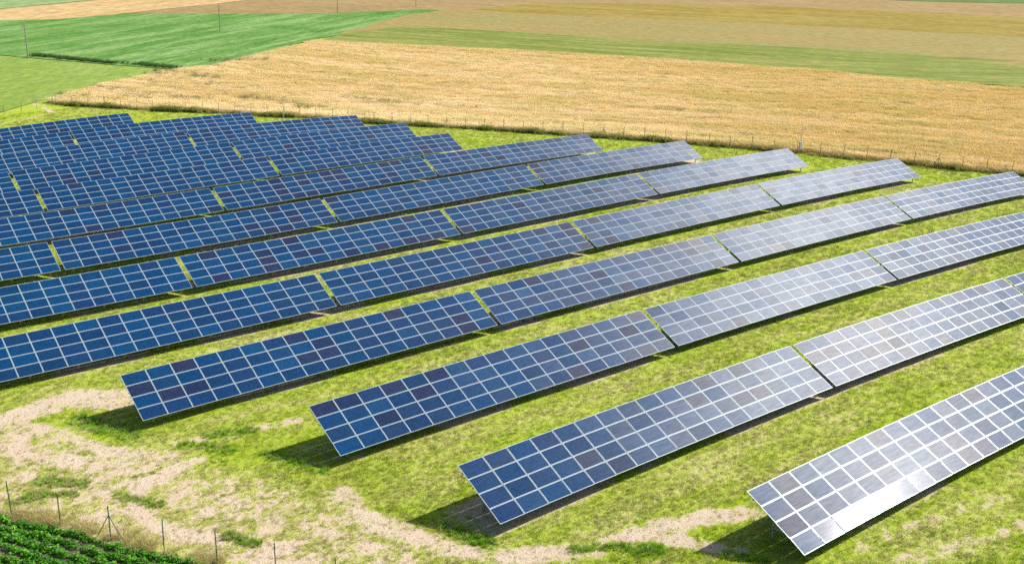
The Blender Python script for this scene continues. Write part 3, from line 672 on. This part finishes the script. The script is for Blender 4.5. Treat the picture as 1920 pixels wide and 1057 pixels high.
make_fence('wire_fence', near, 1.95, .031, MAT['green_steel'], 'dark green post and wire fence beside the leafy crop, bottom left', braced=(3,), lean=.02)
fx = [702, 735, 769, 803, 838.6, 872.6, 908, 944, 980.6, 1018, 1055.5, 1093, 1130.5, 1169, 1208, 1247, 1287, 1328, 1368.5, 1409, 1451, 1495, 1537, 1580, 1624, 1667, 1712.5, 1758, 1803.5, 1849.5, 1896, 1944, 1993]
bx = [q[0] for q in [(105, 197), (283, 208), (443, 214), (560, 221), (691, 232), (844, 240), (980, 249), (1083, 256), (1219, 265), (1314, 273), (1484, 288), (1620, 301), (1791, 319), (1920, 331), (2100, 352)]]
by = [197, 208, 214, 221, 232, 240, 249, 256, 265, 273, 288, 301, 319, 331, 352]
fx = list(np.arange(105, 690, 30.5)) + fx
far = [at(x, float(np.interp(x, bx, by))) for x in fx]
make_fence('wire_fence', far, 2.0, .036, MAT['rust_steel'], 'long brown post and wire fence in front of the golden wheat', braced=tuple(i for i, x in enumerate(fx) if x in (838.6, 1130.5, 1758)), lean=.05)
side = [at(x, y) for x, y in [(98, 199), (70, 204), (40, 209.5), (8, 216), (-28, 223), (-66, 231)]]
make_fence('wire_fence', side, 1.7, .034, MAT['rust_steel'], 'short brown post and wire fence beside the light green meadow, far left', lean=.06)

# ------------------------------------------------------------------ poles
def power_pole(px, py, hpx, label, arm=True, rot=.6):
    x, y = at(px, py); z = float(ground(x, y)); d = project(np.array(x), np.array(y), np.array(z))[2]; H = hpx * float(d) / FPX / .947
    o = empty('power_pole', (x, y, z)); tag(o, label, 'power pole', 'wooden power poles standing in the far fields')
    m = MB(); m.rod((0, 0, -.5), (0, 0, H), .16, .10, 10); m.build('pole', MAT['wood'], o)
    if arm:
        ca, sa = math.cos(rot), math.sin(rot); m = MB(); m.bar((-.9 * ca, -.9 * sa, H - 1.0), (.9 * ca, .9 * sa, H - 1.0), .1, .12); m.bar((.5 * ca, .5 * sa, H - 1.05), (.08 * ca, .08 * sa, H - 1.7), .05, .05); m.bar((-.5 * ca, -.5 * sa, H - 1.05), (-.08 * ca, -.08 * sa, H - 1.7), .05, .05)
        m.build('crossarm', MAT['wood'], o)
        for q in (-.8, 0.8):
            m = MB(); m.rod((q * ca, q * sa, H - .94), (q * ca, q * sa, H - .72), .03, .03, 8); m.rod((q * ca, q * sa, H - .86), (q * ca, q * sa, H - .74), .07, .05, 10); m.build('insulator', MAT['porcelain'], o)
        m = MB(); m.rod((0, 0, H), (0, 0, H + .18), .03, .03, 8); m.rod((0, 0, H + .06), (0, 0, H + .16), .07, .05, 10); m.build('insulator', MAT['porcelain'], o)
    return o
power_pole(53, 111, 61, 'wooden power pole with crossarm at the left edge of the green fields', True, .3)
power_pole(413, 61, 48, 'thin power pole in the middle of the dark green field', True, .3)
power_pole(633, 25, 34, 'distant power pole at the rear edge of the green field', True, .3)
power_pole(780, 14, 24, 'distant power pole beyond the right tip of the green field', True, .3)
def camera_mast(px, py, hpx, label, cab):
    x, y = at(px, py); z = float(ground(x, y)); d = float(project(np.array(x), np.array(y), np.array(z))[2]); H = hpx * d / FPX / .947
    o = empty('camera_mast', (x, y, z)); tag(o, label, 'mast', 'surveillance masts by the far fence')
    m = MB(); m.rod((0, 0, -.3), (0, 0, H), .06, .045, 10); m.box(-.16, .16, -.16, .16, -.02, .03); m.build('pole', MAT['mast'], o)
    m = MB(); m.bar((0, 0, H - .12), (.32, -.2, H - .12), .05, .05); m.build('arm', MAT['mast'], o)
    m = MB(); m.bar((.26, -.16, H - .2), (.52, -.36, H - .27), .12, .11); c = m.build('camera', MAT['mast'], o)
    m = MB(); m.rod((.52, -.36, H - .27), (.54, -.376, H - .275), .04, .04, 10); m.build('lens', MAT['dark'], c)
    if cab:
        m = MB(); m.box(-.48, .02, -.26, -.07, .75, 1.75); k = m.build('cabinet', MAT['cabinet'], o)
        m = MB(); m.box(-.45, -.01, -.285, -.263, .79, 1.71); m.build('door', MAT['cabinet'], k)
        m = MB(); m.box(-.52, .06, -.30, -.05, 1.755, 1.80); m.build('roof', MAT['cabinet'], k)
    else:
        m = MB(); m.box(-.14, .14, -.2, -.07, 1.1, 1.5); m.build('junction_box', MAT['cabinet'], o)
    return o
camera_mast(1499, 288, 48, 'grey camera mast with pale cabinet standing at the far fence', True)
camera_mast(532, 224, 42, 'thin grey camera mast behind the rear solar rows', False)

# ------------------------------------------------------------------ light, sky, camera
SUN_AZ, SUN_EL = math.radians(-9.0), math.radians(40.5)
sd = Vector((math.cos(SUN_EL) * math.cos(SUN_AZ), math.cos(SUN_EL) * math.sin(SUN_AZ), math.sin(SUN_EL)))
sl = bpy.data.lights.new('sun', 'SUN'); sl.energy = 4.8; sl.angle = math.radians(.5); sl.color = (1, .955, .88)
so = bpy.data.objects.new('sun', sl); so.rotation_euler = sd.to_track_quat('Z', 'Y').to_euler(); so.location = (60, 60, 80); link(so)
wd_ = bpy.data.worlds.new('World'); S.world = wd_; wd_.use_nodes = True; nt = wd_.node_tree
sk = nt.nodes.new('ShaderNodeTexSky'); sk.sky_type = 'NISHITA'; sk.sun_disc = False; sk.sun_elevation = SUN_EL; sk.sun_rotation = math.pi / 2 - SUN_AZ
sk.air_density = 1.0; sk.dust_density = 1.6; sk.ozone_density = 1.5
nt.links.new(sk.outputs[0], nt.nodes['Background'].inputs[0]); nt.nodes['Background'].inputs[1].default_value = .080
cam = bpy.data.cameras.new('camera'); cam.sensor_width = 36; cam.lens = 36 * FPX / 1920; cam.clip_end = 12000; cam.clip_start = .5
co = bpy.data.objects.new('camera', cam); link(co)
co.matrix_world = Matrix(((CR[0], CU[0], -CF[0], 0), (CR[1], CU[1], -CF[1], 0), (CR[2], CU[2], -CF[2], UP), (0, 0, 0, 1)))
S.camera = co
S.view_settings.view_transform = 'Standard'; S.view_settings.look = 'None'; S.view_settings.gamma = 1; S.view_settings.exposure = .77
S.render.engine = 'CYCLES'; S.cycles.use_denoising = False; S.cycles.denoiser = 'OPENIMAGEDENOISE'; S.cycles.max_bounces = 6; S.cycles.transparent_max_bounces = 8
S.cycles.sample_clamp_indirect = 6; S.cycles.caustics_reflective = False; S.cycles.caustics_refractive = False
S.cycles.filter_width = 1.6
